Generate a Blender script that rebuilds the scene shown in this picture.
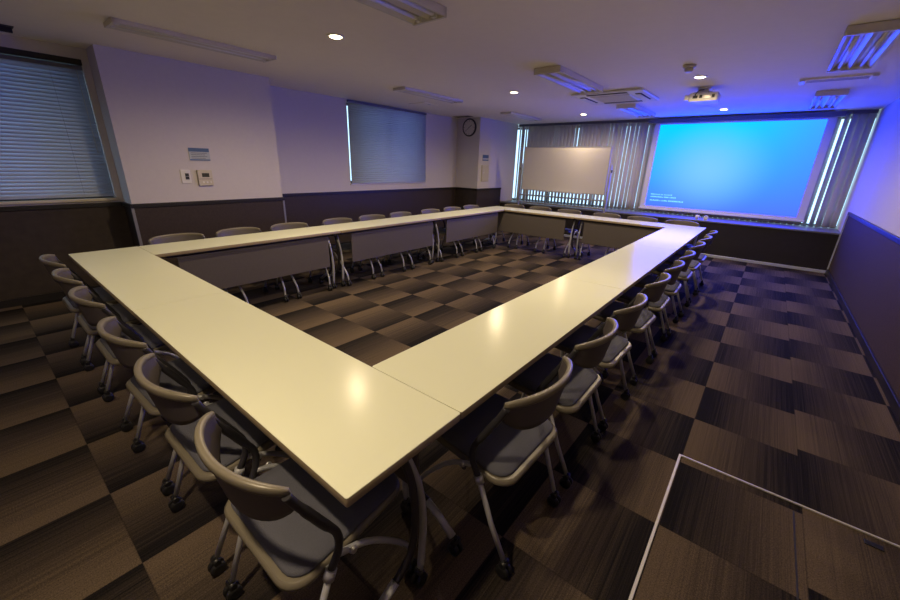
import bpy, bmesh, math, random
from mathutils import Vector, Matrix
random.seed(7)
PI = math.pi
for o in list(bpy.data.objects): bpy.data.objects.remove(o)
C = bpy.context.scene.collection
S = bpy.context.scene

# ------------------------------------------------------------ camera
cam_data = bpy.data.cameras.new('camera'); cam = bpy.data.objects.new('camera', cam_data); C.objects.link(cam)
_p, _y, _r = -0.342, 0.674, 0.031
_F = Vector((-math.sin(_y)*math.cos(_p), math.cos(_y)*math.cos(_p), math.sin(_p)))
_R = Vector((math.cos(_y), math.sin(_y), 0)); _U = _R.cross(_F)
_R2 = _R*math.cos(_r) + _U*math.sin(_r); _U2 = -_R*math.sin(_r) + _U*math.cos(_r)
_M = Matrix((_R2, _U2, -_F)).transposed().to_4x4()
_M.translation = Vector((0.612, -0.395, 1.479))
cam.matrix_world = _M
cam_data.sensor_width = 36; cam_data.lens = 380.69/900*36; cam_data.clip_start = .02
S.camera = cam
# ------------------------------------------------------------ colour management, world
S.view_settings.view_transform = 'Standard'; S.view_settings.look = 'None'
S.view_settings.exposure = 0.0; S.view_settings.gamma = 1; S.view_settings.use_curve_mapping = False
w = bpy.data.worlds.new('world'); S.world = w; w.use_nodes = True
w.node_tree.nodes['Background'].inputs[0].default_value = (.52, .76, 1.0, 1)
w.node_tree.nodes['Background'].inputs[1].default_value = 2.6
DOWNLIGHT_W = 145
SCREEN_GAIN = 1.0
SCREEN_BLUE = 11.5      # the picture is far brighter in blue than the photograph can show

# ------------------------------------------------------------ dimensions
XR, YB, HR, HC = 1.616, 8.08, .973, 2.466
XC, XW, XL, X2 = -4.755, -5.29, -5.066, -4.656
YG, Y1, Y2, Y3 = 8.95, .72, 2.44, 7.07      # YG window wall
YN = -3.2                                     # wall behind the camera

# ------------------------------------------------------------ materials
def mat(name, col, rough=.5, metal=0, var=0, scale=20, bump=0, bscale=60, spec=.5, trans=0, stretch=None):
    m = bpy.data.materials.new(name); m.use_nodes = True; nt = m.node_tree; b = nt.nodes['Principled BSDF']
    b.inputs['Base Color'].default_value = (*col, 1); b.inputs['Roughness'].default_value = rough
    b.inputs['Metallic'].default_value = metal; b.inputs['Specular IOR Level'].default_value = spec
    tc = nt.nodes.new('ShaderNodeTexCoord'); mp = nt.nodes.new('ShaderNodeMapping')
    nt.links.new(tc.outputs['Object'], mp.inputs[0])
    if stretch: mp.inputs['Scale'].default_value = stretch
    if var:
        n = nt.nodes.new('ShaderNodeTexNoise'); n.inputs['Scale'].default_value = scale; n.inputs['Detail'].default_value = 4
        r = nt.nodes.new('ShaderNodeMix'); r.data_type = 'RGBA'
        r.inputs[6].default_value = (*[max(0, c*(1-var)) for c in col], 1); r.inputs[7].default_value = (*[min(1, c*(1+var)) for c in col], 1)
        nt.links.new(mp.outputs[0], n.inputs['Vector']); nt.links.new(n.outputs[0], r.inputs[0]); nt.links.new(r.outputs[2], b.inputs['Base Color'])
    if bump:
        n = nt.nodes.new('ShaderNodeTexNoise'); n.inputs['Scale'].default_value = bscale; n.inputs['Detail'].default_value = 3
        bp = nt.nodes.new('ShaderNodeBump'); bp.inputs['Strength'].default_value = bump; bp.inputs['Distance'].default_value = .004
        nt.links.new(mp.outputs[0], n.inputs['Vector']); nt.links.new(n.outputs[0], bp.inputs['Height']); nt.links.new(bp.outputs[0], b.inputs['Normal'])
    if trans:
        out = nt.nodes['Material Output']; t = nt.nodes.new('ShaderNodeBsdfTranslucent'); t.inputs[0].default_value = (*col, 1)
        mx = nt.nodes.new('ShaderNodeMixShader'); mx.inputs[0].default_value = trans
        nt.links.new(b.outputs[0], mx.inputs[1]); nt.links.new(t.outputs[0], mx.inputs[2]); nt.links.new(mx.outputs[0], out.inputs[0])
    return m
def emit(name, col, s):
    m = bpy.data.materials.new(name); m.use_nodes = True; nt = m.node_tree; nt.nodes.remove(nt.nodes['Principled BSDF'])
    e = nt.nodes.new('ShaderNodeEmission'); e.inputs[0].default_value = (*col, 1); e.inputs[1].default_value = s
    nt.links.new(e.outputs[0], nt.nodes['Material Output'].inputs[0]); return m
M = dict(
 wall=mat('white_wallpaper', (.60, .56, .56), .85, var=.04, scale=30, bump=.25, bscale=250),
 ceil=mat('ceiling_plaster', (.90, .83, .73), .9, var=.03, scale=12, bump=.3, bscale=180),
 dado=mat('dark_brown_panelling', (.046, .034, .029), .40, var=.35, scale=60, bump=.3, bscale=220, spec=.3),
 dadoright=mat('dark_brown_panelling_matt', (.058, .038, .020), .7, var=.45, scale=60, bump=.5, bscale=160, spec=.2),
 dadodark=mat('black_brown_panelling', (.040, .030, .026), .6, var=.4, scale=14, bump=.2, bscale=120, spec=.3),
 rail=mat('black_rail', (.012, .010, .012), .4, var=.2),
 edge=mat('grey_metal_edge', (.30, .30, .33), .4, .6, var=.1),
 top=mat('cream_laminate', (.74, .76, .56), .20, var=.012, scale=3, spec=.03),
 topedge=mat('table_edge_band', (.30, .235, .15), .5, var=.2, scale=40),
 under=mat('table_underside', (.05, .045, .042), .7, var=.1),
 modesty=mat('grey_brown_board', (.088, .074, .068), .7, var=.12, scale=50, bump=.15, bscale=200),
 legdark=mat('dark_grey_tube', (.05, .048, .055), .38, .4, var=.1),
 leglight=mat('silver_painted_tube', (.52, .53, .56), .34, .35, var=.06),
 black=mat('black_plastic', (.012, .012, .013), .45, var=.2),
 shell=mat('beige_grey_plastic', (.165, .145, .105), .36, var=.05, scale=8),
 backshell=mat('dark_taupe_plastic', (.085, .072, .07), .5, var=.08, scale=8, bump=.08),
 pad=mat('slate_fabric', (.088, .09, .115), .9, var=.18, scale=220, bump=.5, bscale=500),
 whitep=mat('white_plastic', (.72, .70, .66), .4, var=.02),
 cream=mat('cream_plastic', (.55, .50, .40), .45, var=.04),
 tube=mat('unlit_lamp_tube', (.75, .74, .72), .3, var=.02),
 refl=mat('lamp_reflector', (.66, .62, .54), .35, .2, var=.03),
 dark=mat('dark_opening', (.02, .018, .018), .7, var=.2),
 sheet=mat('projection_sheet', (.74, .74, .76), .8, var=.01),
 casing=mat('screen_casing', (.12, .12, .16), .5, var=.05),
 alu=mat('brushed_aluminium', (.55, .55, .56), .35, .7, var=.06, stretch=(1, 1, 20)),
 wboard=mat('whiteboard_surface', (.72, .68, .64), .32, var=.015),
 vblind=mat('grey_vertical_blind', (.60, .57, .54), .8, var=.08, scale=60, stretch=(8, 8, .4), bump=.1, trans=.05),
 hblind=mat('venetian_slat', (.52, .56, .68), .5, var=.04, trans=.24),
 wframe=mat('window_frame_aluminium', (.16, .17, .19), .4, .5, var=.05),
 sill=mat('stone_grey_sill', (.16, .165, .17), .5, var=.15, scale=30, bump=.1),
 cab=mat('dark_radiator_cover', (.022, .018, .017), .42, var=.25, scale=18, bump=.1),
 kick=mat('pale_skirting_metal', (.62, .66, .70), .35, .3, var=.05),
 blue=mat('blue_print', (.06, .12, .26), .5, var=.1),
 paper=mat('pale_print', (.42, .46, .50), .6, var=.03),
 ink=mat('dark_print', (.03, .03, .035), .6, var=.1),
 lcd=mat('dim_display', (.05, .055, .04), .2, var=.1),
 trimw=mat('white_metal_strip', (.74, .72, .68), .35, .3, var=.03),
 base=mat('dark_skirting', (.016, .014, .016), .4, var=.2),
 lens=mat('projector_lens_glass', (.02, .02, .03), .05, var=.1, spec=.8),
 lamp=emit('downlight_glow', (1, .78, .48), 15),
)
def glass():
    m = bpy.data.materials.new('window_glass'); m.use_nodes = True; nt = m.node_tree; nt.nodes.remove(nt.nodes['Principled BSDF'])
    t = nt.nodes.new('ShaderNodeBsdfTransparent'); t.inputs[0].default_value = (.9, .95, .96, 1)
    g = nt.nodes.new('ShaderNodeBsdfGlossy'); g.inputs['Roughness'].default_value = .02
    mx = nt.nodes.new('ShaderNodeMixShader'); mx.inputs[0].default_value = .06
    nt.links.new(t.outputs[0], mx.inputs[1]); nt.links.new(g.outputs[0], mx.inputs[2]); nt.links.new(mx.outputs[0], nt.nodes['Material Output'].inputs[0])
    return m
M['glass'] = glass()

def carpet():
    m = bpy.data.materials.new('carpet_tiles'); m.use_nodes = True; nt = m.node_tree; L = nt.links; b = nt.nodes['Principled BSDF']
    b.inputs['Roughness'].default_value = .95; b.inputs['Specular IOR Level'].default_value = .12
    def mth(op, a, c=None, d=None):
        n = nt.nodes.new('ShaderNodeMath'); n.operation = op
        for i, v in enumerate((a, c, d)):
            if v is None: continue
            if isinstance(v, (int, float)): n.inputs[i].default_value = v
            else: L.new(v, n.inputs[i])
        return n.outputs[0]
    geo = nt.nodes.new('ShaderNodeNewGeometry'); sp = nt.nodes.new('ShaderNodeSeparateXYZ'); L.new(geo.outputs['Position'], sp.inputs[0])
    x, y = sp.outputs[0], sp.outputs[1]
    u = mth('DIVIDE', mth('ADD', x, 1.93), .5)
    i = mth('FLOOR', u); fx = mth('SUBTRACT', u, i)
    off = mth('MULTIPLY', mth('GREATER_THAN', x, 1.07), 1.15)          # last column is laid half a tile further on
    v = mth('SUBTRACT', mth('DIVIDE', mth('ADD', y, .31), .5), off)
    j = mth('FLOOR', v); fy = mth('SUBTRACT', v, j)
    odd = mth('FLOORED_MODULO', j, 2)
    # gradient across a tile, reversed in every other row
    g = mth('ADD', mth('MULTIPLY', fx, mth('SUBTRACT', 1, odd)), mth('MULTIPLY', mth('SUBTRACT', 1, fx), odd))   # 0 light .. 1 dark
    # fine stripes running along y
    cb = nt.nodes.new('ShaderNodeCombineXYZ'); L.new(mth('MULTIPLY', x, 170), cb.inputs[0]); L.new(mth('MULTIPLY', j, 3.7), cb.inputs[1])
    L.new(mth('MULTIPLY', y, 1.3), cb.inputs[2])
    n1 = nt.nodes.new('ShaderNodeTexNoise'); n1.inputs['Scale'].default_value = 1; n1.inputs['Detail'].default_value = 2; L.new(cb.outputs[0], n1.inputs['Vector'])
    n2 = nt.nodes.new('ShaderNodeTexNoise'); n2.inputs['Scale'].default_value = 220; n2.inputs['Detail'].default_value = 2; L.new(geo.outputs['Position'], n2.inputs['Vector'])
    wn = nt.nodes.new('ShaderNodeTexWhiteNoise'); cb2 = nt.nodes.new('ShaderNodeCombineXYZ'); L.new(i, cb2.inputs[0]); L.new(j, cb2.inputs[1]); L.new(cb2.outputs[0], wn.inputs['Vector'])
    g2 = mth('ADD', g, mth('MULTIPLY', mth('SUBTRACT', n1.outputs[0], .5), .80))
    g2 = mth('ADD', g2, mth('MULTIPLY', mth('SUBTRACT', wn.outputs['Value'], .5), .22))
    rp = nt.nodes.new('ShaderNodeValToRGB'); L.new(g2, rp.inputs[0]); cr = rp.color_ramp
    cr.elements[0].position = .02; cr.elements[0].color = (.175, .128, .084, 1)
    cr.elements[1].position = .98; cr.elements[1].color = (.014, .012, .012, 1)
    e = cr.elements.new(.5); e.color = (.080, .060, .045, 1)
    mul = nt.nodes.new('ShaderNodeMix'); mul.data_type = 'RGBA'; mul.blend_type = 'MULTIPLY'; mul.inputs[0].default_value = .75
    rp2 = nt.nodes.new('ShaderNodeValToRGB'); L.new(n2.outputs[0], rp2.inputs[0]); rp2.color_ramp.elements[0].position = .3; rp2.color_ramp.elements[0].color = (.25, .25, .25, 1); rp2.color_ramp.elements[1].position = .7
    L.new(rp.outputs[0], mul.inputs[6]); L.new(rp2.outputs[0], mul.inputs[7])
    # narrow seams
    sx = mth('LESS_THAN', mth('MINIMUM', fx, mth('SUBTRACT', 1, fx)), .006)
    sy = mth('LESS_THAN', mth('MINIMUM', fy, mth('SUBTRACT', 1, fy)), .006)
    seam = nt.nodes.new('ShaderNodeMix'); seam.data_type = 'RGBA'; L.new(mth('MULTIPLY', mth('MAXIMUM', sx, sy), .35), seam.inputs[0])
    L.new(mul.outputs[2], seam.inputs[6]); seam.inputs[7].default_value = (.015, .013, .012, 1)
    L.new(seam.outputs[2], b.inputs['Base Color'])
    bp = nt.nodes.new('ShaderNodeBump'); bp.inputs['Strength'].default_value = .6; bp.inputs['Distance'].default_value = .003
    L.new(n2.outputs[0], bp.inputs['Height']); L.new(bp.outputs[0], b.inputs['Normal'])
    return m
M['carpet'] = carpet()

def screen_mat():
    m = bpy.data.materials.new('projected_blue_picture'); m.use_nodes = True; nt = m.node_tree; L = nt.links; nt.nodes.remove(nt.nodes['Principled BSDF'])
    e = nt.nodes.new('ShaderNodeEmission'); L.new(e.outputs[0], nt.nodes['Material Output'].inputs[0])
    tc = nt.nodes.new('ShaderNodeTexCoord'); sp = nt.nodes.new('ShaderNodeSeparateXYZ'); L.new(tc.outputs['Generated'], sp.inputs[0])
    # the picture: cyan at the top, paler in the middle left, violet blue to the lower right
    r1 = nt.nodes.new('ShaderNodeValToRGB'); L.new(sp.outputs[2], r1.inputs[0]); c = r1.color_ramp
    c.elements[0].position = 0; c.elements[0].color = (.09, .22, 1.0, 1)
    c.elements[1].position = 1; c.elements[1].color = (.0, .70, 1.0, 1)
    k = c.elements.new(.5); k.color = (.04, .48, 1.0, 1)
    r2 = nt.nodes.new('ShaderNodeValToRGB'); L.new(sp.outputs[0], r2.inputs[0]); c = r2.color_ramp
    c.elements[0].position = .55; c.elements[0].color = (0, 0, 0, 1); c.elements[1].position = 1.0; c.elements[1].color = (1, 1, 1, 1)
    mx = nt.nodes.new('ShaderNodeMix'); mx.data_type = 'RGBA'; mm = nt.nodes.new('ShaderNodeMath'); mm.operation = 'MULTIPLY'; mm.inputs[1].default_value = .55
    L.new(r2.outputs[0], mm.inputs[0]); L.new(mm.outputs[0], mx.inputs[0]); L.new(r1.outputs[0], mx.inputs[6]); mx.inputs[7].default_value = (.09, .19, .92, 1)
    vd = nt.nodes.new('ShaderNodeVectorMath'); vd.operation = 'DISTANCE'; mpn = nt.nodes.new('ShaderNodeMapping'); mpn.inputs['Scale'].default_value = (1.35, 0, 1)
    L.new(tc.outputs['Generated'], mpn.inputs[0]); L.new(mpn.outputs[0], vd.inputs[0]); vd.inputs[1].default_value = (.40*1.35, 0, .47)
    r3 = nt.nodes.new('ShaderNodeValToRGB'); L.new(vd.outputs['Value'], r3.inputs[0]); c = r3.color_ramp
    c.interpolation = 'EASE'
    c.elements[0].position = 0; c.elements[0].color = (.75, .75, .75, 1); c.elements[1].position = .62; c.elements[1].color = (0, 0, 0, 1)
    mx2 = nt.nodes.new('ShaderNodeMix'); mx2.data_type = 'RGBA'; L.new(r3.outputs[0], mx2.inputs[0]); L.new(mx.outputs[2], mx2.inputs[6]); mx2.inputs[7].default_value = (.26, .66, 1.0, 1)
    vm = nt.nodes.new('ShaderNodeVectorMath'); vm.operation = 'MULTIPLY'; vm.inputs[1].default_value = (1, 1, SCREEN_BLUE); L.new(mx2.outputs[2], vm.inputs[0]); L.new(vm.outputs[0], e.inputs[0]); e.inputs[1].default_value = SCREEN_GAIN
    return m
M['screen'] = screen_mat()
M['glyph'] = emit('projected_text', (.30, .95, 1.0), 1.0)

# ------------------------------------------------------------ helpers
def box(bm, x0, x1, y0, y1, z0, z1, mi=0):
    vs = [bm.verts.new((x, y, z)) for z in (z0, z1) for y in (y0, y1) for x in (x0, x1)]
    for f in ((0, 2, 3, 1), (4, 5, 7, 6), (0, 1, 5, 4), (2, 6, 7, 3), (0, 4, 6, 2), (1, 3, 7, 5)):
        bm.faces.new([vs[i] for i in f]).material_index = mi
    return vs
def catmull(pts, n=6):
    P = [Vector(p) for p in pts]; P = [P[0]*2-P[1]] + P + [P[-1]*2-P[-2]]; out = []
    for k in range(1, len(P)-2):
        a, b, c, d = P[k-1:k+3]
        for i in range(n):
            t = i/n; out.append(.5*((2*b)+(c-a)*t+(2*a-5*b+4*c-d)*t*t+(3*b-a-3*c+d)*t**3))
    out.append(P[-2]); return out
def tube(bm, pts, r, seg=10, smooth=True, n=6, ry=None):
    pts = catmull(pts, n) if smooth and len(pts) > 2 else [Vector(p) for p in pts]
    rings = []; up = None
    for k, p in enumerate(pts):
        t = (pts[min(k+1, len(pts)-1)] - pts[max(k-1, 0)]).normalized()
        if up is None: up = Vector((1, 0, 0)) if abs(t.x) < .9 else Vector((0, 0, 1))
        a = (up - t*up.dot(t)).normalized(); b = t.cross(a); up = a
        rr = r[k*(len(r)-1)//max(1, len(pts)-1)] if isinstance(r, (list, tuple)) else r
        rings.append([bm.verts.new(p + a*math.cos(2*PI*i/seg)*rr + b*math.sin(2*PI*i/seg)*(ry or rr)) for i in range(seg)])
    for A, B in zip(rings, rings[1:]):
        for i in range(seg): bm.faces.new((A[i], A[(i+1) % seg], B[(i+1) % seg], B[i])).smooth = True
    bm.faces.new(rings[0][::-1]); bm.faces.new(rings[-1])
def lathe(bm, prof, cx=0, cy=0, cz=0, seg=24, axis='z'):
    rings = []
    for r, h in prof:
        ring = []
        for i in range(seg):
            a = 2*PI*i/seg; c, s = r*math.cos(a), r*math.sin(a)
            v = (cx+c, cy+s, cz+h) if axis == 'z' else ((cx+h, cy+c, cz+s) if axis == 'x' else (cx+c, cy+h, cz+s))
            ring.append(bm.verts.new(v))
        rings.append(ring)
    for A, B in zip(rings, rings[1:]):
        for i in range(seg): bm.faces.new((A[i], A[(i+1) % seg], B[(i+1) % seg], B[i])).smooth = True
    bm.faces.new(rings[0][::-1]); bm.faces.new(rings[-1])
def slab(bm, outline, z0, z1, ch=.004, dome=0):
    """rounded-outline slab with a chamfered upper and lower edge"""
    cx = sum(p[0] for p in outline)/len(outline); cy = sum(p[1] for p in outline)/len(outline)
    def ring(z, ins):
        out = []
        for x, y in outline:
            d = math.hypot(x-cx, y-cy); k = (d-ins)/d
            out.append(bm.verts.new((cx+(x-cx)*k, cy+(y-cy)*k, z(x, y) if callable(z) else z)))
        return out
    rs = [ring(z0, ch), ring(z0+ch, 0), ring(z1-ch, 0), ring(z1, ch)]
    if dome: rs.append(ring(z1+dome, ch*8))
    for A, B in zip(rs, rs[1:]):
        for i in range(len(A)): bm.faces.new((A[i], A[(i+1) % len(A)], B[(i+1) % len(A)], B[i])).smooth = True
    bm.faces.new(rs[0][::-1]); bm.faces.new(rs[-1])
def rrect(w, d, r, cx=0, cy=0, n=5, wr=None):
    """rounded rectangle; w = half width at front, wr = half width at rear (low y)"""
    wr = wr or w; out = []
    for (sx, sy, hw, a0) in ((1, -1, wr, -PI/2), (1, 1, w, 0), (-1, 1, w, PI/2), (-1, -1, wr, PI)):
        for k in range(n+1):
            a = a0 + PI/2*k/n; out.append((cx+sx*(hw-r)+r*math.cos(a), cy+sy*(d-r)+r*math.sin(a)))
    return out
def obj(name, bm, mats, parent=None, bevel=0):
    bmesh.ops.recalc_face_normals(bm, faces=bm.faces)
    me = bpy.data.meshes.new(name); bm.to_mesh(me); bm.free()
    for m in (mats if isinstance(mats, (list, tuple)) else [mats]): me.materials.append(M[m])
    o = bpy.data.objects.new(name, me); C.objects.link(o)
    if parent: o.parent = parent
    if bevel:
        md = o.modifiers.new('bevel', 'BEVEL'); md.width = bevel; md.segments = 2; md.limit_method = 'ANGLE'
    return o
def struct(name, bm, m, parent=None, bevel=0):
    o = obj(name, bm, m, parent, bevel)
    if not parent: o['kind'] = 'structure'
    return o
def thing(name, label, cat, loc=(0, 0, 0), rotz=0, group=None):
    o = bpy.data.objects.new(name, None); C.objects.link(o); o.location = loc; o.rotation_euler = (0, 0, rotz); o.empty_display_size = .1
    o['label'] = label; o['category'] = cat
    if group: o['group'] = group
    return o
def tag(o, label, cat, group=None):
    o['label'] = label; o['category'] = cat
    if group: o['group'] = group
    return o
def bmn(): return bmesh.new()
def dup(root, loc, rotz, label):
    r = root.copy(); C.objects.link(r); r.location = loc; r.rotation_euler = (0, 0, rotz); r['label'] = label
    for ch in root.children:
        c = ch.copy(); C.objects.link(c); c.parent = r
        for g in ch.children:
            d = g.copy(); C.objects.link(d); d.parent = c
    return r
def B(*a):
    bm = bmn(); box(bm, *a); return bm

# ============================================================ ROOM
T = .2
struct('floor', B(XW-T-.1, XR+T, YN-T, YG+T, -.1, 0), 'carpet')
struct('ceiling', B(XW-T-.1, XR+T, YN-T, YG+T, HC, HC+.12), 'ceil')
struct('wall_right', B(XR, XR+T, YN, YG, 0, HC), 'wall')
struct('wall_near', B(XL-T-.3, XR+T, YN-T, YN, 0, HC), 'wall')
def wall_open(name, x0, x1, y0, y1, axis, a0, a1, z0, z1):
    """wall box with one rectangular opening [a0,a1]x[z0,z1] along axis"""
    bm = bmn()
    if axis == 'y':
        box(bm, x0, x1, y0, a0, 0, HC); box(bm, x0, x1, a1, y1, 0, HC); box(bm, x0, x1, a0, a1, 0, z0); box(bm, x0, x1, a0, a1, z1, HC)
    else:
        box(bm, x0, a0, y0, y1, 0, HC); box(bm, a1, x1, y0, y1, 0, HC); box(bm, a0, a1, y0, y1, 0, z0); box(bm, a0, a1, y0, y1, z1, HC)
    return struct(name, bm, 'wall')
W3 = (-1.0, .66, 1.02, 2.36)     # left alcove window: y0,y1,z0,z1
W2 = (4.03, 5.97, 1.10, 2.43)
W1 = (X2-.28, XR+.10, .62, 2.42)
wall_open('wall_left', XL-T, XL, YN, Y1, 'y', *W3)
struct('wall_left_pier', B(XW-T, XC, Y1, Y2, 0, HC), 'wall')
wall_open('wall_left_middle', XW-T, XW, Y2, Y3, 'y', *W2)
struct('wall_left_column', B(XW-T, X2, Y3, 8.70, 0, HC), 'wall')
wall_open('wall_back', XW-T, XR+T, YG, YG+T, 'x', *W1)

# dado panelling (lower walls) with black cap rail and dark skirting
def dado(n, x0, x1, y0, y1, m='dado'):
    """panel sitting on a wall face: thin box footprint"""
    struct('trim_%d' % n, B(x0, x1, y0, y1, 0, HR-.045), m)
t_ = .012
dado(1, XR-t_, XR, YN, YG-.9, 'dadoright')
dado(2, XL, XL+t_, YN, Y1, 'dadodark')
dado(3, XL, XC+t_, Y1-t_, Y1, 'dadodark')
dado(4, XC, XC+t_, Y1, Y2)
dado(5, XW, XW+t_, Y2, Y3)
dado(6, XW+t_, X2+t_, Y3-t_, Y3, 'dadodark')
dado(7, X2, X2+t_, Y3, 8.08)
def rail(n, x0, x1, y0, y1): struct('trim_%d' % n, B(x0, x1, y0, y1, HR-.045, HR), 'rail', bevel=.004)
r_ = .026
rail(8, XR-r_, XR, YN, YG-.9)
rail(9, XL, XL+r_, YN, Y1-r_)
rail(10, XL, XC+r_, Y1-r_, Y1)
rail(11, XC, XC+r_, Y1, Y2+r_)
rail(12, XW, XW+r_, Y2+r_, Y3-r_)
rail(13, XW, X2+r_, Y3-r_, Y3)
rail(14, X2, X2+r_, Y3, 8.08)
struct('trim_15', B(XW, XC, Y2, Y2+r_, HR-.045, HR), 'rail')
struct('trim_16', B(XW, XC, Y2, Y2+t_, 0, HR-.045), 'dadodark')
struct('trim_17', B(XC+t_-.014, XC+t_+.004, Y1-t_-.006, Y1+.008, 0, HR-.045), 'edge')     # metal corner bead of the pier
struct('trim_18', B(XC+t_-.006, XC+t_+.004, Y2-.012, Y2+t_+.002, 0, HR-.045), 'edge')
struct('baseboard_right', B(XR-.03, XR-t_, YN, YG-.9, 0, .075), 'base', bevel=.004)
struct('baseboard_left', B(XL+t_, XL+.03, YN, Y1-.03, 0, .075), 'base')
struct('baseboard_pier', B(XC+t_, XC+.03, Y1, Y2, 0, .075), 'base')
struct('baseboard_middle', B(XW+t_, XW+.03, Y2+.03, Y3-.03, 0, .075), 'base')
struct('baseboard_near', B(XL+.05, XR-.05, YN, YN+.02, 0, .075), 'base')

# radiator cover / deep sill under the back windows
struct('trim_19', B(X2+t_+.001, XR-.002, YB, YG, .05, .615), 'cab', bevel=.006)
struct('trim_20', B(X2+r_+.001, XR-.001, YB-.03, YG, .615, .645), 'sill', bevel=.008)
struct('baseboard_back', B(X2+.03, XR-.031, YB-.035, YB, 0, .045), 'kick', bevel=.003)
struct('trim_21', B(XR-.028, XR-.002, YB-.05, YB-.031, .05, HR-.045), 'kick')      # metal edge where right panelling ends

# windows: frame + panes
def window(n, axis, pos, a0, a1, z0, z1, divs, label=None):
    bm = bmn(); f = .045; d = .05
    def bx(a, b, c, e, dd=d):
        if axis == 'y': box(bm, pos-dd, pos, a, b, c, e)
        else: box(bm, a, b, pos, pos+dd, c, e)
    bx(a0, a1, z0, z0+f); bx(a0, a1, z1-f, z1); bx(a0, a0+f, z0+f, z1-f); bx(a1-f, a1, z0+f, z1-f)
    for k in range(1, divs):
        a = a0 + (a1-a0)*k/divs; bx(a-.03, a+.03, z0+f, z1-f)
    o = struct('window_%d' % n, bm, 'wframe')
    bm = bmn()
    if axis == 'y': box(bm, pos-.028, pos-.022, a0+f, a1-f, z0+f, z1-f)
    else: box(bm, a0+f, a1-f, pos+.022, pos+.028, z0+f, z1-f)
    obj('pane', bm, 'glass', o); return o
window(1, 'x', YG+.09, W1[0], W1[1], W1[2], W1[3], 6)
window(2, 'y', XW-.11, *W2, 2)
window(3, 'y', XL-.11, *W3, 1)
struct('trim_22', B(XL-.12, XL+.03, W3[0]-.02, W3[1]+.02, W3[2]-.03, W3[2]), 'cream', bevel=.004)   # left sill board
struct('trim_23', B(XW-.11, XW+.012, W2[0]-.01, W2[1]+.01, W2[2]-.02, W2[2]), 'whitep')

# ============================================================ BLINDS
def venetian(label, face, y0, y1, z0, z1, pitch):
    x = face; t = thing('venetian_blind', label, 'blind', (x, (y0+y1)/2, z0))
    h = (y1-y0)/2; bm = bmn(); n = round((z1-z0-.06)/pitch); pitch = (z1-z0-.055)/(n-1)
    for k in range(n):
        z = .03 + k*pitch; a = math.radians(66); wd = pitch*.60
        # slightly curved slat, tilted nearly closed
        prev = None
        for s in (-1, 0, 1):
            dx = s*wd*math.cos(a) + (.002 if s == 0 else 0); dz = -s*wd*math.sin(a)
            A = bm.verts.new((dx, -h, z+dz)); Bv = bm.verts.new((dx, h, z+dz))
            if prev: bm.faces.new((prev[0], prev[1], Bv, A)).smooth = True
            prev = (A, Bv)
    o = obj('slats', bm, 'hblind', t); md = o.modifiers.new('solid', 'SOLIDIFY'); md.thickness = .0008
    obj('head_rail', B(-.02, .02, -h, h, z1-z0-.035, z1-z0), 'casing', t, .003)
    obj('bottom_rail', B(-.012, .012, -h, h, .0, .014), 'hblind', t, .003)
    for yy in (-h*.7, 0, h*.7):
        bm = bmn(); box(bm, .020, .022, yy-.001, yy+.001, .01, z1-z0-.03); obj('ladder_cord', bm, 'hblind', t)
    bm = bmn(); tube(bm, [(.026, h-.05, z1-z0-.04), (.026, h-.05, .45)], .003, 6, False); obj('tilt_wand', bm, 'whitep', t)
    return t
venetian('tall venetian blind with bluish daylight glow in the alcove at far left', XL-.045, W3[0]+.002, W3[1]-.002, W3[2]+.012, W3[3]-.055, .034)
venetian('closed lavender-lit venetian blind on the wall between pier and clock column', XW+.024, W2[0]+.004, W2[1]+.012, W2[2]-.0, HC-.012, .034)
struct('trim_24', B(XL-.09, XL+.01, W3[0], W3[1], W3[3]-.05, W3[3]), 'dark')

YV = 8.73
def vertical_blind(label, x0, x1, fn):
    t = thing('vertical_blind', label, 'blind', ((x0+x1)/2, YV, .648), 0, 'vertical blinds across the back windows')
    cx = (x0+x1)/2; n = max(1, int(round((x1-x0)/.085))); sp = (x1-x0)/n; bm = bmn()
    for k in range(n):
        x = x0+sp*(k+.5)-cx
        a_top, a_bot, w_ = fn(x+cx, k)
        prev = None; ns = 8
        for s in range(ns+1):
            z = .012 + (1.765-.012)*s/ns; f = max(0, 1-s/ns*1.9); a = a_top+(a_bot-a_top)*f
            row = []
            for c in (-1, 0, 1):
                dx = c*w_/2*math.cos(a) - (0 if c else .004)*math.sin(a); dy = c*w_/2*math.sin(a) + (.004 if c == 0 else 0)
                row.append(bm.verts.new((x+dx, dy, z)))
            if prev:
                for q in (0, 1): bm.faces.new((prev[q], prev[q+1], row[q+1], row[q])).smooth = True
            prev = row
    o = obj('slats', bm, 'vblind', t); md = o.modifiers.new('solid', 'SOLIDIFY'); md.thickness = .001
    obj('head_rail', B(x0-cx, x1-cx, -.02, .02, 1.765, 1.815), 'casing', t, .003)
    bm = bmn()
    for k in range(n):
        x = x0+sp*(k+.5)-cx; box(bm, x-.035, x+.035, -.0035, .0035, .0, .012)
    obj('bottom_weights', bm, 'casing', t)
    return t
rv = random.Random(3)
def fnA(x, k):
    if x < -4.28: return (-.62, -.62, .088) if k % 2 == 0 else (.1, .1, .088)
    if -4.2 < x < -2.15: return (rv.choice([.15, .15, .15, -.36, .15, .15, -.42]), -.66, .092)
    if x > -2.15: return ((-.5, .1, -.42, .1, .1)[k % 5], (-.6, .1, -.5, .1, .1)[k % 5], .090)
    return (.1, -.3, .09)
def fnB(x, k): return (.1, .1, .092)
def fnC(x, k): return ((.1, .95, .8, .3, .1, .5, .1)[k % 7], (.1, .95, .85, .6, .1, .5, .1)[k % 7], .10)
vertical_blind('grey vertical blind behind the wheeled whiteboard, left of the screen', X2+.02, -1.55, fnA)
vertical_blind('vertical blind hidden behind the projection screen', -1.55, 1.04, fnB)
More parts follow.
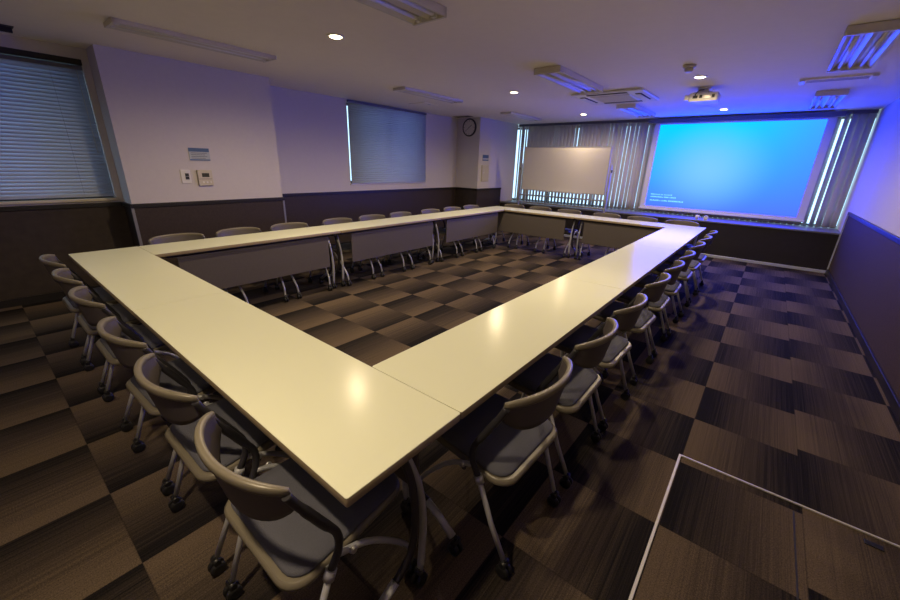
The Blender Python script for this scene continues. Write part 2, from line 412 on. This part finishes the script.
vertical_blind('narrow vertical blind between projection screen and right wall', 1.045, XR-.025, fnC)

# ============================================================ PROJECTION SCREEN
YS = 8.60
t = thing('projection_screen', 'large white pull-down screen showing a bright blue projected picture', 'projection screen', (-.19, YS, .72))
obj('fabric', B(-1.30, 1.34, 0, .004, .02, 1.65), 'sheet', t)
obj('casing', B(-1.42, 1.42, -.045, .05, 1.645, 1.725), 'casing', t, .008)
obj('bottom_bar', B(-1.32, 1.36, -.012, .016, 0, .028), 'whitep', t, .004)
for s in (-1.3, 1.3): obj('bracket', B(s-.02, s+.02, -.03, .04, 1.725, 1.746), 'alu', t)
pic = obj('projected_picture', B(-1.20, 1.23, -.0025, -.0005, .075, 1.615), 'screen', t)
rg = random.Random(5)
for z, wd, h in ((.295, .40, .020), (.245, .46, .022), (.175, .60, .024)):
    bm = bmn(); x = -1.13
    while x < -1.13+wd:
        cw = rg.uniform(.012, .022); box(bm, x, x+cw, -.0035, -.003, z, z+h*rg.choice((.7, 1, 1))); x += cw+.006
        if rg.random() < .16: x += .012
    obj('text_line', bm, 'glyph', pic)

# small things on the sill under the screen
bm = bmn(); lathe(bm, [(.036, 0), (.04, .006), (.04, .02), (.03, .026)], 0, 0, .04, 20, 'y')
box(bm, -.03, .03, -.0, .03, 0, .012)
o = obj('round_dial', bm, 'whitep'); o.location = (-.22, 8.15, .645); tag(o, 'small round white dial standing on the sill below the screen', 'dial')
t = thing('cup', 'small white cup beside the round dial on the sill', 'cup', (-.36, 8.16, .645))
bm = bmn(); lathe(bm, [(.022, 0), (.026, .03), (.034, .075), (.030, .075), (.022, .01)], 0, 0, 0, 18); obj('body', bm, 'whitep', t)
bm = bmn(); tube(bm, [(.03, 0, .06), (.05, 0, .055), (.05, 0, .03), (.027, 0, .022)], .004, 6); obj('handle', bm, 'whitep', t)

# ============================================================ WHITEBOARD
t = thing('mobile_whiteboard', 'plain blank whiteboard on a wheeled stand before the vertical blinds', 'whiteboard', (-2.92, 7.72, 0))
o = obj('board', B(-.93, .93, -.012, .012, 1.0, 1.885), 'wboard', t)
bm = bmn()
for a in ((-.945, .945, -.016, .016, 1.885, 1.90), (-.945, .945, -.016, .016, .985, 1.0), (-.945, -.93, -.016, .016, 1.0, 1.885), (.93, .945, -.016, .016, 1.0, 1.885)): box(bm, *a)
obj('frame', bm, 'alu', t)
obj('pen_tray', B(-.5, .5, -.07, -.016, .975, .985), 'alu', t, .003)
for s in (-1, 1):
    obj('post', B(s*.99-.016, s*.99+.016, -.02, .02, .10, 1.55), 'alu', t, .004)
    k = obj('foot', B(s*.99-.018, s*.99+.018, -.26, .26, .06, .10), 'alu', t, .006)
    for e in (-.23, .23):
        bm = bmn(); lathe(bm, [(.02, -.012), (.028, -.008), (.028, .008), (.02, .012)], s*.99, e, .029, 14, 'x'); obj('caster', bm, 'black', k)
    bm = bmn(); lathe(bm, [(.012, -.01), (.028, -.006), (.028, .006), (.012, .01)], s*1.012, 0, 1.44, 14, 'x'); obj('pivot_knob', bm, 'black', t)
for z in (.70, .86): obj('crossbar', B(-.975, .975, -.012, .012, z, z+.03), 'alu', t, .003)

# ============================================================ CEILING THINGS
def fixture(x, y, label, ln=1.28, wd=.30):
    t = thing('ceiling_light_fixture', label, 'light fixture', (x, y, HC), 0, 'unlit fluorescent fixtures in rows on the ceiling')
    h, w = ln/2, wd/2; bm = bmn()
    # inverted tray: top plate, sloping side cheeks, end plates
    prof = [(-w, -.004), (-w, -.055), (-w+.018, -.055), (-w+.05, -.02), (-.035, -.02), (0, -.052), (.035, -.02), (w-.05, -.02), (w-.018, -.055), (w, -.055), (w, -.004)]
    A = [bm.verts.new((px, -h, pz)) for px, pz in prof]; D = [bm.verts.new((px, h, pz)) for px, pz in prof]
    for k in range(len(prof)): bm.faces.new((A[k], A[(k+1) % len(prof)], D[(k+1) % len(prof)], D[k]))
    bm.faces.new(A); bm.faces.new(D[::-1])
    obj('housing', bm, 'refl', t)
    for s in (-1, 1):
        obj('end_cap', B(-w, w, s*h-.012, s*h+.012, -.062, -.002), 'refl', t, .004)
        bm = bmn(); tube(bm, [(s*w*.48, -h+.03, -.038), (s*w*.48, h-.03, -.038)], .014, 12, False); tb = obj('lamp_tube', bm, 'tube', t)
        for e in (-1, 1): obj('socket', B(s*w*.48-.018, s*w*.48+.018, e*(h-.03)-.014, e*(h-.03)+.014, -.058, -.015), 'whitep', tb)
    if wd < .3: t.scale = (1, 1, .6)
    return t
for x, col in ((-3.72, 'left'), (-1.50, 'middle'), (.90, 'right')):
    for y, row in ((1.28, 'nearest the camera'), (4.40, 'halfway to the back windows'), (7.22, 'nearest the back windows')):
        if x == .90 and y < 3: continue
        rows = {1.28: 'near end', 4.40: 'middle', 7.22: 'back end'}[y]
        fixture(x, y, {('left', 1.28): 'long narrow unlit ceiling fixture above the white pier',
                       ('left', 4.40): 'unlit ceiling fixture in front of the lavender venetian blind',
                       ('left', 7.22): 'unlit ceiling fixture close to the clock column',
                       ('middle', 1.28): 'unlit twin-tube fixture cut off by the top edge of the photo',
                       ('middle', 4.40): 'unlit twin-tube fixture just in front of the cassette air conditioner',
                       ('middle', 7.22): 'unlit fixture just behind the cassette air conditioner',
                       ('right', 4.40): 'large violet-lit twin-tube fixture at upper right, cut by the frame',
                       ('right', 7.22): 'small violet-lit fixture close above the right end of the screen'}[(col, y)],
                wd=.24 if col == 'left' else .30)

def downlight(x, y, label, gain=1):
    t = thing('downlight', label, 'downlight', (x, y, HC), 0, 'round warm downlights in the ceiling')
    bm = bmn(); lathe(bm, [(.052, -.0), (.072, -.0), (.074, -.004), (.070, -.007), (.054, -.007), (.052, -.002)], 0, 0, 0, 28); obj('trim_ring', bm, 'whitep', t)
    bm = bmn(); lathe(bm, [(.051, -.0015), (.051, -.005), (.040, -.012), (.02, -.015)], 0, 0, 0, 28); obj('glowing_lens', bm, 'lamp', t)
    ld = bpy.data.lights.new('downlight_beam', 'SPOT'); ld.energy = DOWNLIGHT_W*gain; ld.color = (1, .78, .50); ld.spot_size = math.radians(174); ld.spot_blend = .55; ld.shadow_soft_size = .045
    lo = bpy.data.objects.new('downlight_beam', ld); C.objects.link(lo); lo.parent = t; lo.location = (0, 0, -.022)
    return t
for x, y, lb in ((-2.53, 1.89, 'brightest round downlight at upper left of the photo'), (-2.53, 4.84, 'round downlight between the left and middle fixtures, mid ceiling'),
                 (-2.54, 7.49, 'small round downlight above the whiteboard'), (-.29, 5.01, 'round downlight right in front of the projector'),
                 (-.31, 7.81, 'small round downlight behind the projector, close to the screen'),
                 (-.30, 2.15, 'round downlight above the near right part of the table ring, out of frame'),
                 (-.28, -.55, 'round downlight over the near right corner of the room, out of frame'),
                 (-2.53, -.95, 'round downlight over the near left part of the room, out of frame')):
    downlight(x, y, lb, {-.55: .85, 2.15: .5, 7.81: .45, 7.49: .5, -.95: .17}.get(y, 1))

# cassette air conditioner
t = thing('cassette_air_conditioner', 'square white cassette air conditioner with air flaps in the ceiling', 'air conditioner', (-1.43, 5.80, HC))
bm = bmn(); slab(bm, rrect(.48, .48, .05), -.030, -.002, .010); obj('panel', bm, 'whitep', t)
bm = bmn(); slab(bm, rrect(.27, .27, .02), -.040, -.029, .004); gr = obj('intake_grille', bm, 'whitep', t)
bm = bmn()
for k in range(12): box(bm, -.24, .24, -.242+k*.044-.004, -.242+k*.044+.004, -.0425, -.0395)
obj('grille_bars', bm, 'refl', gr)
for k in range(4):
    a = k*PI/2; bm = bmn(); box(bm, -.27, .27, -.415, -.335, -.033, -.0295); bmesh.ops.rotate(bm, verts=bm.verts, matrix=Matrix.Rotation(a, 3, 'Z'))
    s_ = obj('air_slot', bm, 'dark', t)
    bm = bmn(); box(bm, -.26, .26, -.40, -.35, -.043, -.038); bmesh.ops.rotate(bm, verts=bm.verts, matrix=Matrix.Rotation(a, 3, 'Z')); obj('flap', bm, 'whitep', s_)

# slot diffuser between the right-hand fixtures
t = thing('ceiling_air_diffuser', 'long slot air diffuser between the two violet-lit fixtures', 'air diffuser', (.87, 5.75, HC))
obj('plate', B(-.28, .28, -.10, .10, -.018, -.001), 'ceil', t, .004)
for s in (-1, 1): obj('end_piece', B(s*.28-.025, s*.28+.025, -.105, .105, -.028, -.002), 'whitep', t, .006)
for yy in (-.05, 0, .05): obj('slot', B(-.245, .245, yy-.006, yy+.006, -.0195, -.0178), 'dark', t)

# smoke detector, projector
t = thing('smoke_detector', 'small brownish smoke detector on the ceiling before the projector', 'smoke detector', (-.30, 4.40, HC))
bm = bmn(); lathe(bm, [(.058, 0), (.058, -.018), (.050, -.026)]); obj('base', bm, 'cream', t)
bm = bmn(); lathe(bm, [(.040, -.026), (.038, -.050), (.024, -.062)]); obj('sensor_head', bm, 'cream', t)

t = thing('projector', 'white projector hanging upside down from a ceiling mount', 'projector', (-.33, 5.72, HC))
bm = bmn(); lathe(bm, [(.075, -.001), (.075, -.02), (.03, -.03), (.03, -.055)]); obj('ceiling_mount', bm, 'whitep', t)
bm = bmn()
for sx in (-1, 1):
    for sy in (-1, 1): tube(bm, [(0, 0, -.045), (sx*.10, sy*.08, -.066)], .007, 8, False)
obj('mount_arms', bm, 'legdark', t)
obj('mount_cover', B(-.06, .06, -.05, .05, -.062, -.022), 'whitep', t, .008)
bm = bmn(); slab(bm, rrect(.155, .125, .025, .02), -.165, -.068, .010); pb = obj('body', bm, 'whitep', t)
bm = bmn(); lathe(bm, [(.036, .0), (.036, .03), (.030, .032)], .09, .12, -.11, 20, 'y'); ln = obj('lens_barrel', bm, 'black', t)
bm = bmn(); lathe(bm, [(.027, 0), (.02, .004)], .09, .1525, -.11, 20, 'y'); obj('lens', bm, 'lens', ln)
obj('side_box', B(-.185, -.135, -.12, .02, -.145, -.085), 'whitep', t, .006)
for k, (x0, w_, m_) in enumerate(((-.09, .05, 'ink'), (-.02, .03, 'ink'), (.03, .06, 'refl'), (.11, .03, 'ink'))):
    obj('socket', B(x0, x0+w_, -.128, -.124, -.13, -.10+.006*(k % 2)), m_, t)
bm = bmn(); tube(bm, [(-.05, -.126, -.115), (-.06, -.17, -.10), (-.03, -.16, -.05), (0, -.06, -.03), (.0, -.04, -.004)], .005, 6); obj('cable', bm, 'black', t)

# round ceiling access hatch, dark ceiling grille, ceiling hook
t = thing('ceiling_access_hatch', 'flat round-cornered access hatch in the ceiling near the lavender blind', 'hatch', (-4.52, 5.1, HC))
bm = bmn(); slab(bm, rrect(.20, .20, .05), -.010, -.001, .003); obj('panel', bm, 'ceil', t)
obj('latch', B(.13, .16, -.02, .02, -.014, -.009), 'alu', t)
t = thing('ceiling_speaker_grille', 'dark flat grille in the ceiling against the clock column', 'grille', (-4.95, 6.82, HC))
obj('frame', B(-.22, .22, -.10, .10, -.008, -.001), 'cream', t, .003)
for k in range(5): obj('slot', B(-.20, .20, -.08+k*.038, -.06+k*.038, -.0095, -.0078), 'dark', t)
t = thing('ceiling_bracket', 'small dark bracket on the ceiling above the far left blind', 'bracket', (-4.70, .15, HC))
obj('plate', B(-.05, .05, -.05, .05, -.006, -.001), 'dark', t); obj('arm', B(-.015, .015, -.04, .04, -.045, -.006), 'dark', t, .003)

# ============================================================ WALL THINGS
# clock
t = thing('wall_clock', 'round grey wall clock high on the narrow column face', 'clock', (-4.93, Y3-.002, 2.265))
bm = bmn(); lathe(bm, [(.155, 0), (.185, -.01), (.185, -.035), (.160, -.042), (.157, -.03)], 0, 0, 0, 40, 'y'); obj('rim', bm, 'legdark', t)
bm = bmn(); lathe(bm, [(.167, -.028), (.167, -.032)], 0, 0, 0, 40, 'y'); fc = obj('face', bm, 'refl', t)
bm = bmn()
for k in range(12):
    a = k*PI/6; c, s = math.sin(a), math.cos(a); L_ = .030 if k % 3 == 0 else .02; w_ = .004
    p = [(c*(.15-L_)-s*w_, s*(.15-L_)+c*w_), (c*(.15-L_)+s*w_, s*(.15-L_)-c*w_), (c*.15+s*w_, s*.15-c*w_), (c*.15-s*w_, s*.15+c*w_)]
    bm.faces.new([bm.verts.new((x, -.034, z)) for x, z in p])
obj('hour_marks', bm, 'ink', fc)
def hand(nm, ang, ln_, w_):
    c, s = math.sin(ang), math.cos(ang); bm = bmn()
    q = [(-c*.02-s*w_, -s*.02+c*w_), (-c*.02+s*w_, -s*.02-c*w_), (c*ln_+s*w_*.6, s*ln_-c*w_*.6), (c*ln_-s*w_*.6, s*ln_+c*w_*.6)]
    lo_ = [bm.verts.new((x, -.036, z)) for x, z in q]; hi = [bm.verts.new((x, -.039, z)) for x, z in q]
    bm.faces.new(lo_); bm.faces.new(hi[::-1])
    for i in range(4): bm.faces.new((lo_[i], lo_[(i+1) % 4], hi[(i+1) % 4], hi[i]))
    obj(nm, bm, 'ink', t)
hand('hour_hand', math.radians(55), .085, .006); hand('minute_hand', math.radians(232), .13, .004)

# things on the pier
def plate(name, label, cat, y0, y1, z0, z1, th, m, x=XC, bev=.004):
    t = thing(name, label, cat, (x, (y0+y1)/2, z0)); h = (y1-y0)/2; H = z1-z0
    obj('body', B(0.0005, th, -h, h, 0, H), m, t, bev); return t, h, H
t, h, H = plate('wall_sign', 'small blue-headed pale notice plate above the thermostat', 'sign', 1.36, 1.58, 1.435, 1.575, .008, 'paper', bev=.001)
obj('blue_header', B(.008, .0092, -h+.002, h-.002, H*.70, H-.002), 'blue', t)
obj('blue_footer', B(.008, .0092, -h+.002, h-.002, .002, H*.1), 'blue', t)
bm = bmn()
for k in range(4): box(bm, .008, .0088, -h+.02, h-.03-.02*(k % 2), H*.58-k*.019, H*.58-k*.019+.004)
obj('print_lines', bm, 'ink', t)
t, h, H = plate('light_switch', 'small white switch plate with dark rockers on the pier', 'switch', 1.235, 1.335, 1.18, 1.33, .010, 'whitep')
sw = obj('rocker', B(.010, .015, -.006, .032, H*.28, H*.50), 'ink', t, .001); sw2 = obj('rocker', B(.010, .015, -.006, .032, H*.52, H*.74), 'ink', t, .001)
t, h, H = plate('thermostat', 'square cream thermostat with a small display, right of the switch', 'thermostat', 1.405, 1.565, 1.15, 1.33, .030, 'cream')
obj('display', B(.030, .0315, -h*.45, h*.55, H*.55, H*.80), 'lcd', t, .001)
obj('cover_line', B(.030, .0308, -h+.01, h-.01, H*.42, H*.44), 'ink', t)
for k in range(3): obj('button', B(.030, .034, -h*.5+k*.04, -h*.5+k*.04+.02, H*.16, H*.28), 'whitep', t, .001)
# clock column, window side
t, h, H = plate('wall_sign', 'small dark blue label on the column beside the back windows', 'sign', 7.22, 7.46, 1.58, 1.71, .008, 'paper', X2, .001)
obj('blue_header', B(.008, .0092, -h+.002, h-.002, H*.45, H-.004), 'blue', t); obj('blue_footer', B(.008, .0092, -h+.002, h-.002, .002, H*.18), 'blue', t)
t, h, H = plate('control_panel', 'pinkish control panel below the dark blue label on the column', 'control panel', 7.20, 7.48, 1.13, 1.49, .02, 'cream', X2)
obj('door', B(.02, .024, -h+.02, h-.02, .02, H-.02), 'cream', t, .002); obj('knob', B(.024, .034, -h+.05, -h+.07, H*.5, H*.56), 'whitep', t, .002)

# floor hatch with white metal edging, lower right
t = thing('floor_hatch', 'carpeted floor hatch with thin white metal edging at lower right', 'floor hatch', (1.06, 1.26, 0))
HX0, HX1, HY0, HY1 = -.50, .50, -.50, .485
obj('carpet_lid', B(HX0, HX1, HY0, HY1, .0005, .004), 'carpet', t)
for a in ((HX0-.006, HX0+.006, HY0-.006, HY1+.006, 0, .010), (HX1-.006, HX1+.006, HY0-.006, HY1+.006, 0, .010)):
    obj('side_strip', B(*a), 'trimw', t, .002)
for a in ((HX0+.006, HX1-.006, HY1-.004, HY1+.006, 0, .010), (HX0+.006, HX1-.006, HY0-.006, HY0+.004, 0, .010)):
    obj('end_strip', B(*a), 'trimw', t, .002)
obj('joint_strip', B(-.025, -.019, HY0+.01, HY1-.06, .003, .0055), 'legdark', t)
obj('finger_pull', B(.21, .27, HY1-.075, HY1-.045, .004, .008), 'black', t, .002)

# ============================================================ TABLES
def make_table(label):
    t = thing('folding_table', label, 'table', (0, 0, 0), 0, 'cream folding conference tables in a rectangular ring')
    bm = bmn(); slab(bm, rrect(.8985, .2235, .006, n=2), .7165, .72, .0012); obj('tabletop', bm, 'top', t)
    bm = bmn(); slab(bm, rrect(.8980, .2230, .006, n=2), .690, .7165, .001); obj('edge_band', bm, 'topedge', t)
    obj('underframe', B(-.80, .80, -.12, .14, .655, .690), 'under', t, .004)
    mp = obj('modesty_panel', B(-.74, .74, .185, .198, .31, .665), 'modesty', t, .005)
    for s in (-1, 1): obj('panel_bracket', B(s*.62-.015, s*.62+.015, .12, .185, .62, .655), 'legdark', mp)
    for s in (-1, 1):
        x = s*.845
        bm = bmn(); box(bm, x-.018, x+.018, -.16, .17, .655, .690); obj('leg_bracket', bm, 'under', t, .003)
        bm = bmn(); tube(bm, [(x, .00, .665), (x, .03, .60), (x, .055, .50), (x, .065, .38), (x, .058, .28), (x, .035, .215), (x, -.01, .175), (x, -.03, .165)], .0135, 10)
        u = obj('curved_leg_tube', bm, 'legdark', t)
        bm = bmn(); tube(bm, [(x, -.03, .165), (x, -.10, .125), (x, -.17, .075)], .0155, 10, False); l = obj('outer_leg', bm, 'leglight', t)
        caster(bm_parent=l, x=x, y=-.185, z=.032)
        bm = bmn(); tube(bm, [(x-s*.012, .02, .655), (x-s*.012, .05, .60), (x-s*.012, .10, .45), (x-s*.012, .118, .28), (x-s*.012, .105, .075)], [.014, .0135, .012], 10); l = obj('inner_leg', bm, 'leglight', t)
        caster(bm_parent=l, x=x-s*.012, y=.10, z=.032)
    return t
def caster(bm_parent, x, y, z, r=.028):
    bm = bmn()
    for s in (-1, 1): lathe(bm, [(r*.55, s*.004), (r*.96, s*.006), (r, s*.010), (r*.96, s*.018), (r*.5, s*.021)], x, y, z-.004+(r-.028), 16, 'x')
    tube(bm, [(x, y, z+.03), (x, y, z+.052)], .008, 8, False)
    # fork hood
    tube(bm, [(x-.019, y, z+.028), (x+.019, y, z+.028)], .013, 8, False)
    return obj('caster', bm, 'black', bm_parent)

# ============================================================ CHAIRS
def make_chair(label):
    t = thing('meeting_chair', label, 'chair', (0, 0, 0), 0, 'identical meeting chairs on casters around the table ring')
    tilt = .06
    bm = bmn(); slab(bm, rrect(.205, .225, .07, wr=.225), .405, .437, .010)
    bmesh.ops.rotate(bm, verts=bm.verts, matrix=Matrix.Rotation(tilt, 3, 'X'), cent=(0, 0, .42)); obj('seat_shell', bm, 'shell', t)
    bm = bmn(); slab(bm, rrect(.198, .210, .06, cy=.008, wr=.213), .433, .452, .008, dome=.006)
    bmesh.ops.rotate(bm, verts=bm.verts, matrix=Matrix.Rotation(tilt, 3, 'X'), cent=(0, 0, .42)); obj('seat_pad', bm, 'pad', t)
    # back: curved shell, deeper in the middle
    NU, NV = 20, 7
    def bp(u, v, off=0):
        # u -1..1 across, v 0 bottom .. 1 top ; off outward thickness
        a = u*1.15; x = math.sin(a)/math.sin(1.15)*.222; yc = -.205 - (math.cos(a)-math.cos(1.15))/(1-math.cos(1.15))*.085
        ztop = .764 - .018*abs(u)**3
        zbot = .600 + .085*abs(u)**2.2
        z = zbot+(ztop-zbot)*v; y = yc + .02 + (z-.76)*(-.20)
        n = Vector((math.sin(a)*1.0, -math.cos(a), 0)).normalized()
        return Vector((x, y, z)) + n*off
    bm = bmn(); F_, K_ = [], []
    for j in range(NV+1):
        F_.append([bm.verts.new(bp(-1+2*i/NU, j/NV, -.005)) for i in range(NU+1)]); K_.append([bm.verts.new(bp(-1+2*i/NU, j/NV, .006)) for i in range(NU+1)])
    for j in range(NV):
        for i in range(NU):
            bm.faces.new((F_[j][i], F_[j][i+1], F_[j+1][i+1], F_[j+1][i])).smooth = True
            bm.faces.new((K_[j][i], K_[j+1][i], K_[j+1][i+1], K_[j][i+1])).smooth = True
        for i in (0, NU): bm.faces.new((F_[j][i], F_[j+1][i], K_[j+1][i], K_[j][i]))
    for i in range(NU):
        for j in (0, NV): bm.faces.new((F_[j][i], F_[j][i+1], K_[j][i+1], K_[j][i]))
    bk = obj('backrest', bm, 'backshell', t)
    # pale moulded rim along the top edge, flattened tube
    bm = bmn(); rings = []
    for i in range(NU+1):
        u = -1+2*i/NU; c = bp(u, 1); a = u*1.15; n = Vector((math.sin(a), -math.cos(a), 0)); k = 1-.35*abs(u)**6
        prof = [(-.009, -.012), (-.011, 0), (-.007, .008), (.008, .009), (.012, .003), (.011, -.014), (.006, -.022), (-.006, -.020)]
        rings.append([bm.verts.new(c + n*px*k + Vector((0, 0, pz*k))) for px, pz in prof])
    for A, D in zip(rings, rings[1:]):
        for i in range(8): bm.faces.new((A[i], A[(i+1) % 8], D[(i+1) % 8], D[i])).smooth = True
    bm.faces.new(rings[0]); bm.faces.new(rings[-1][::-1]); obj('top_rim', bm, 'shell', bk)
    for s in (-1, 1):
        bm = bmn(); tube(bm, [(s*.222, -.192, .735), (s*.226, -.170, .69), (s*.236, -.120, .60), (s*.240, -.082, .53), (s*.241, -.082, .47), (s*.238, -.11, .41)], [.012, .014, .012, .0115, .0115], 10, ry=None)
        obj('arm_tube', bm, 'legdark', t)
        bm = bmn(); tube(bm, [(s*.238, -.107, .418), (s*.237, -.118, .388)], .0165, 12, False); obj('collar', bm, 'leglight', t)
        bm = bmn(); tube(bm, [(s*.238, -.11, .41), (s*.229, -.175, .22), (s*.215, -.232, .075)], .0100, 10, False); l = obj('rear_leg', bm, 'leglight', t)
        caster(l, s*.215, -.238, .032)
        bm = bmn(); tube(bm, [(s*.237, -.085, .45), (s*.234, .02, .395), (s*.222, .13, .28), (s*.208, .215, .16), (s*.200, .235, .075)], .0100, 10); l = obj('front_leg', bm, 'leglight', t)
        caster(l, s*.200, .238, .032)
        bm = bmn(); lathe(bm, [(.010, s*.0), (.013, s*.004), (.009, s*.012)], s*.243, -.04, .432, 12, 'x'); obj('hinge_bolt', bm, 'alu', t)
    bm = bmn(); tube(bm, [(-.236, -.04, .408), (-.12, .0, .395), (.12, .0, .395), (.236, -.04, .408)], .010, 8); obj('seat_crossbar', bm, 'legdark', t)
    return t
ORD = ['first', 'second', 'third', 'fourth', 'fifth', 'sixth', 'seventh', 'eighth', 'ninth']
tabs = []
for k in range(2): tabs.append(((-.9-1.8*k, .225), 0, ['cream table forming the near corner of the ring, closest to the camera', 'cream table at the far left end of the near side, seam in its middle'][k]))
for k in range(3): tabs.append(((-.2255, 1.35+1.8*k), PI/2, ['right-hand table nearest the camera, abutting the near corner table', 'middle table of the three on the right-hand side', 'violet-lit right-hand table closest to the projection screen'][k]))
for k in range(3): tabs.append(((-3.3745, 1.35+1.8*k), -PI/2, ['left-hand table beside the white pier', 'middle table of the three on the left-hand side', 'left-hand table closest to the clock column'][k]))
for k in range(2): tabs.append(((-2.7+1.8*k, 6.0755), PI, ['far-side table in front of the whiteboard', 'far-side table in front of the projection screen'][k]))
proto = None
for (x, y), rz, lb in tabs:
    if proto is None: proto = make_table(lb); proto.location = (x, y, 0); proto.rotation_euler = (0, 0, rz)
    else: dup(proto, (x, y, 0), rz, lb)
chairs = []
near_l = ['chair with its seat right under the table corner nearest the camera', 'second chair along the near side from the near table corner', 'third chair along the near side from the near table corner',
          'fourth chair along the near side from the near table corner', 'fifth chair along the near side, second from its far left end', 'farthest left chair on the near side, by the dark alcove wall']
k = 0
for c in (-.90, -2.7):
    for d in (.565, 0, -.565): chairs.append(((c+d+.01, .10), 0, near_l[k])); k += 1
k = 0
for c in (1.35, 3.15, 4.95):
    for d in (-.565, 0, .565):
        chairs.append(((-.078, c+d-.01), PI/2, 'right-hand row, large chair nearest the camera with its seat fully in view' if k == 0 else ('last chair of the right-hand row, closest to the screen' if k == 8 else '%s chair from the camera along the right-hand row' % ORD[k])))
        chairs.append(((-3.475, c+d-.01), -PI/2, 'first chair of the left-hand row, its back in front of the white pier' if k == 0 else ('last chair of the left-hand row, nearest the clock column' if k == 8 else '%s chair from the pier end along the left-hand row' % ORD[k])))
        k += 1
k = 0
for c in (-2.7, -.9):
    for d in (-.565, 0, .565):
        chairs.append(((c+d, 6.21), PI, 'leftmost chair on the far side, in front of the whiteboard' if k == 0 else ('rightmost chair on the far side, in front of the screen' if k == 5 else '%s chair from the left on the far side of the ring' % ORD[k]))); k += 1
proto = None; rj = random.Random(11)
for (x, y), rz, lb in chairs:
    rz += rj.uniform(-.03, .03)
    if proto is None: proto = make_chair(lb); proto.location = (x, y, 0); proto.rotation_euler = (0, 0, rz)
    else: dup(proto, (x, y, 0), rz, lb)
# the last right-hand chairs are fine as they stand
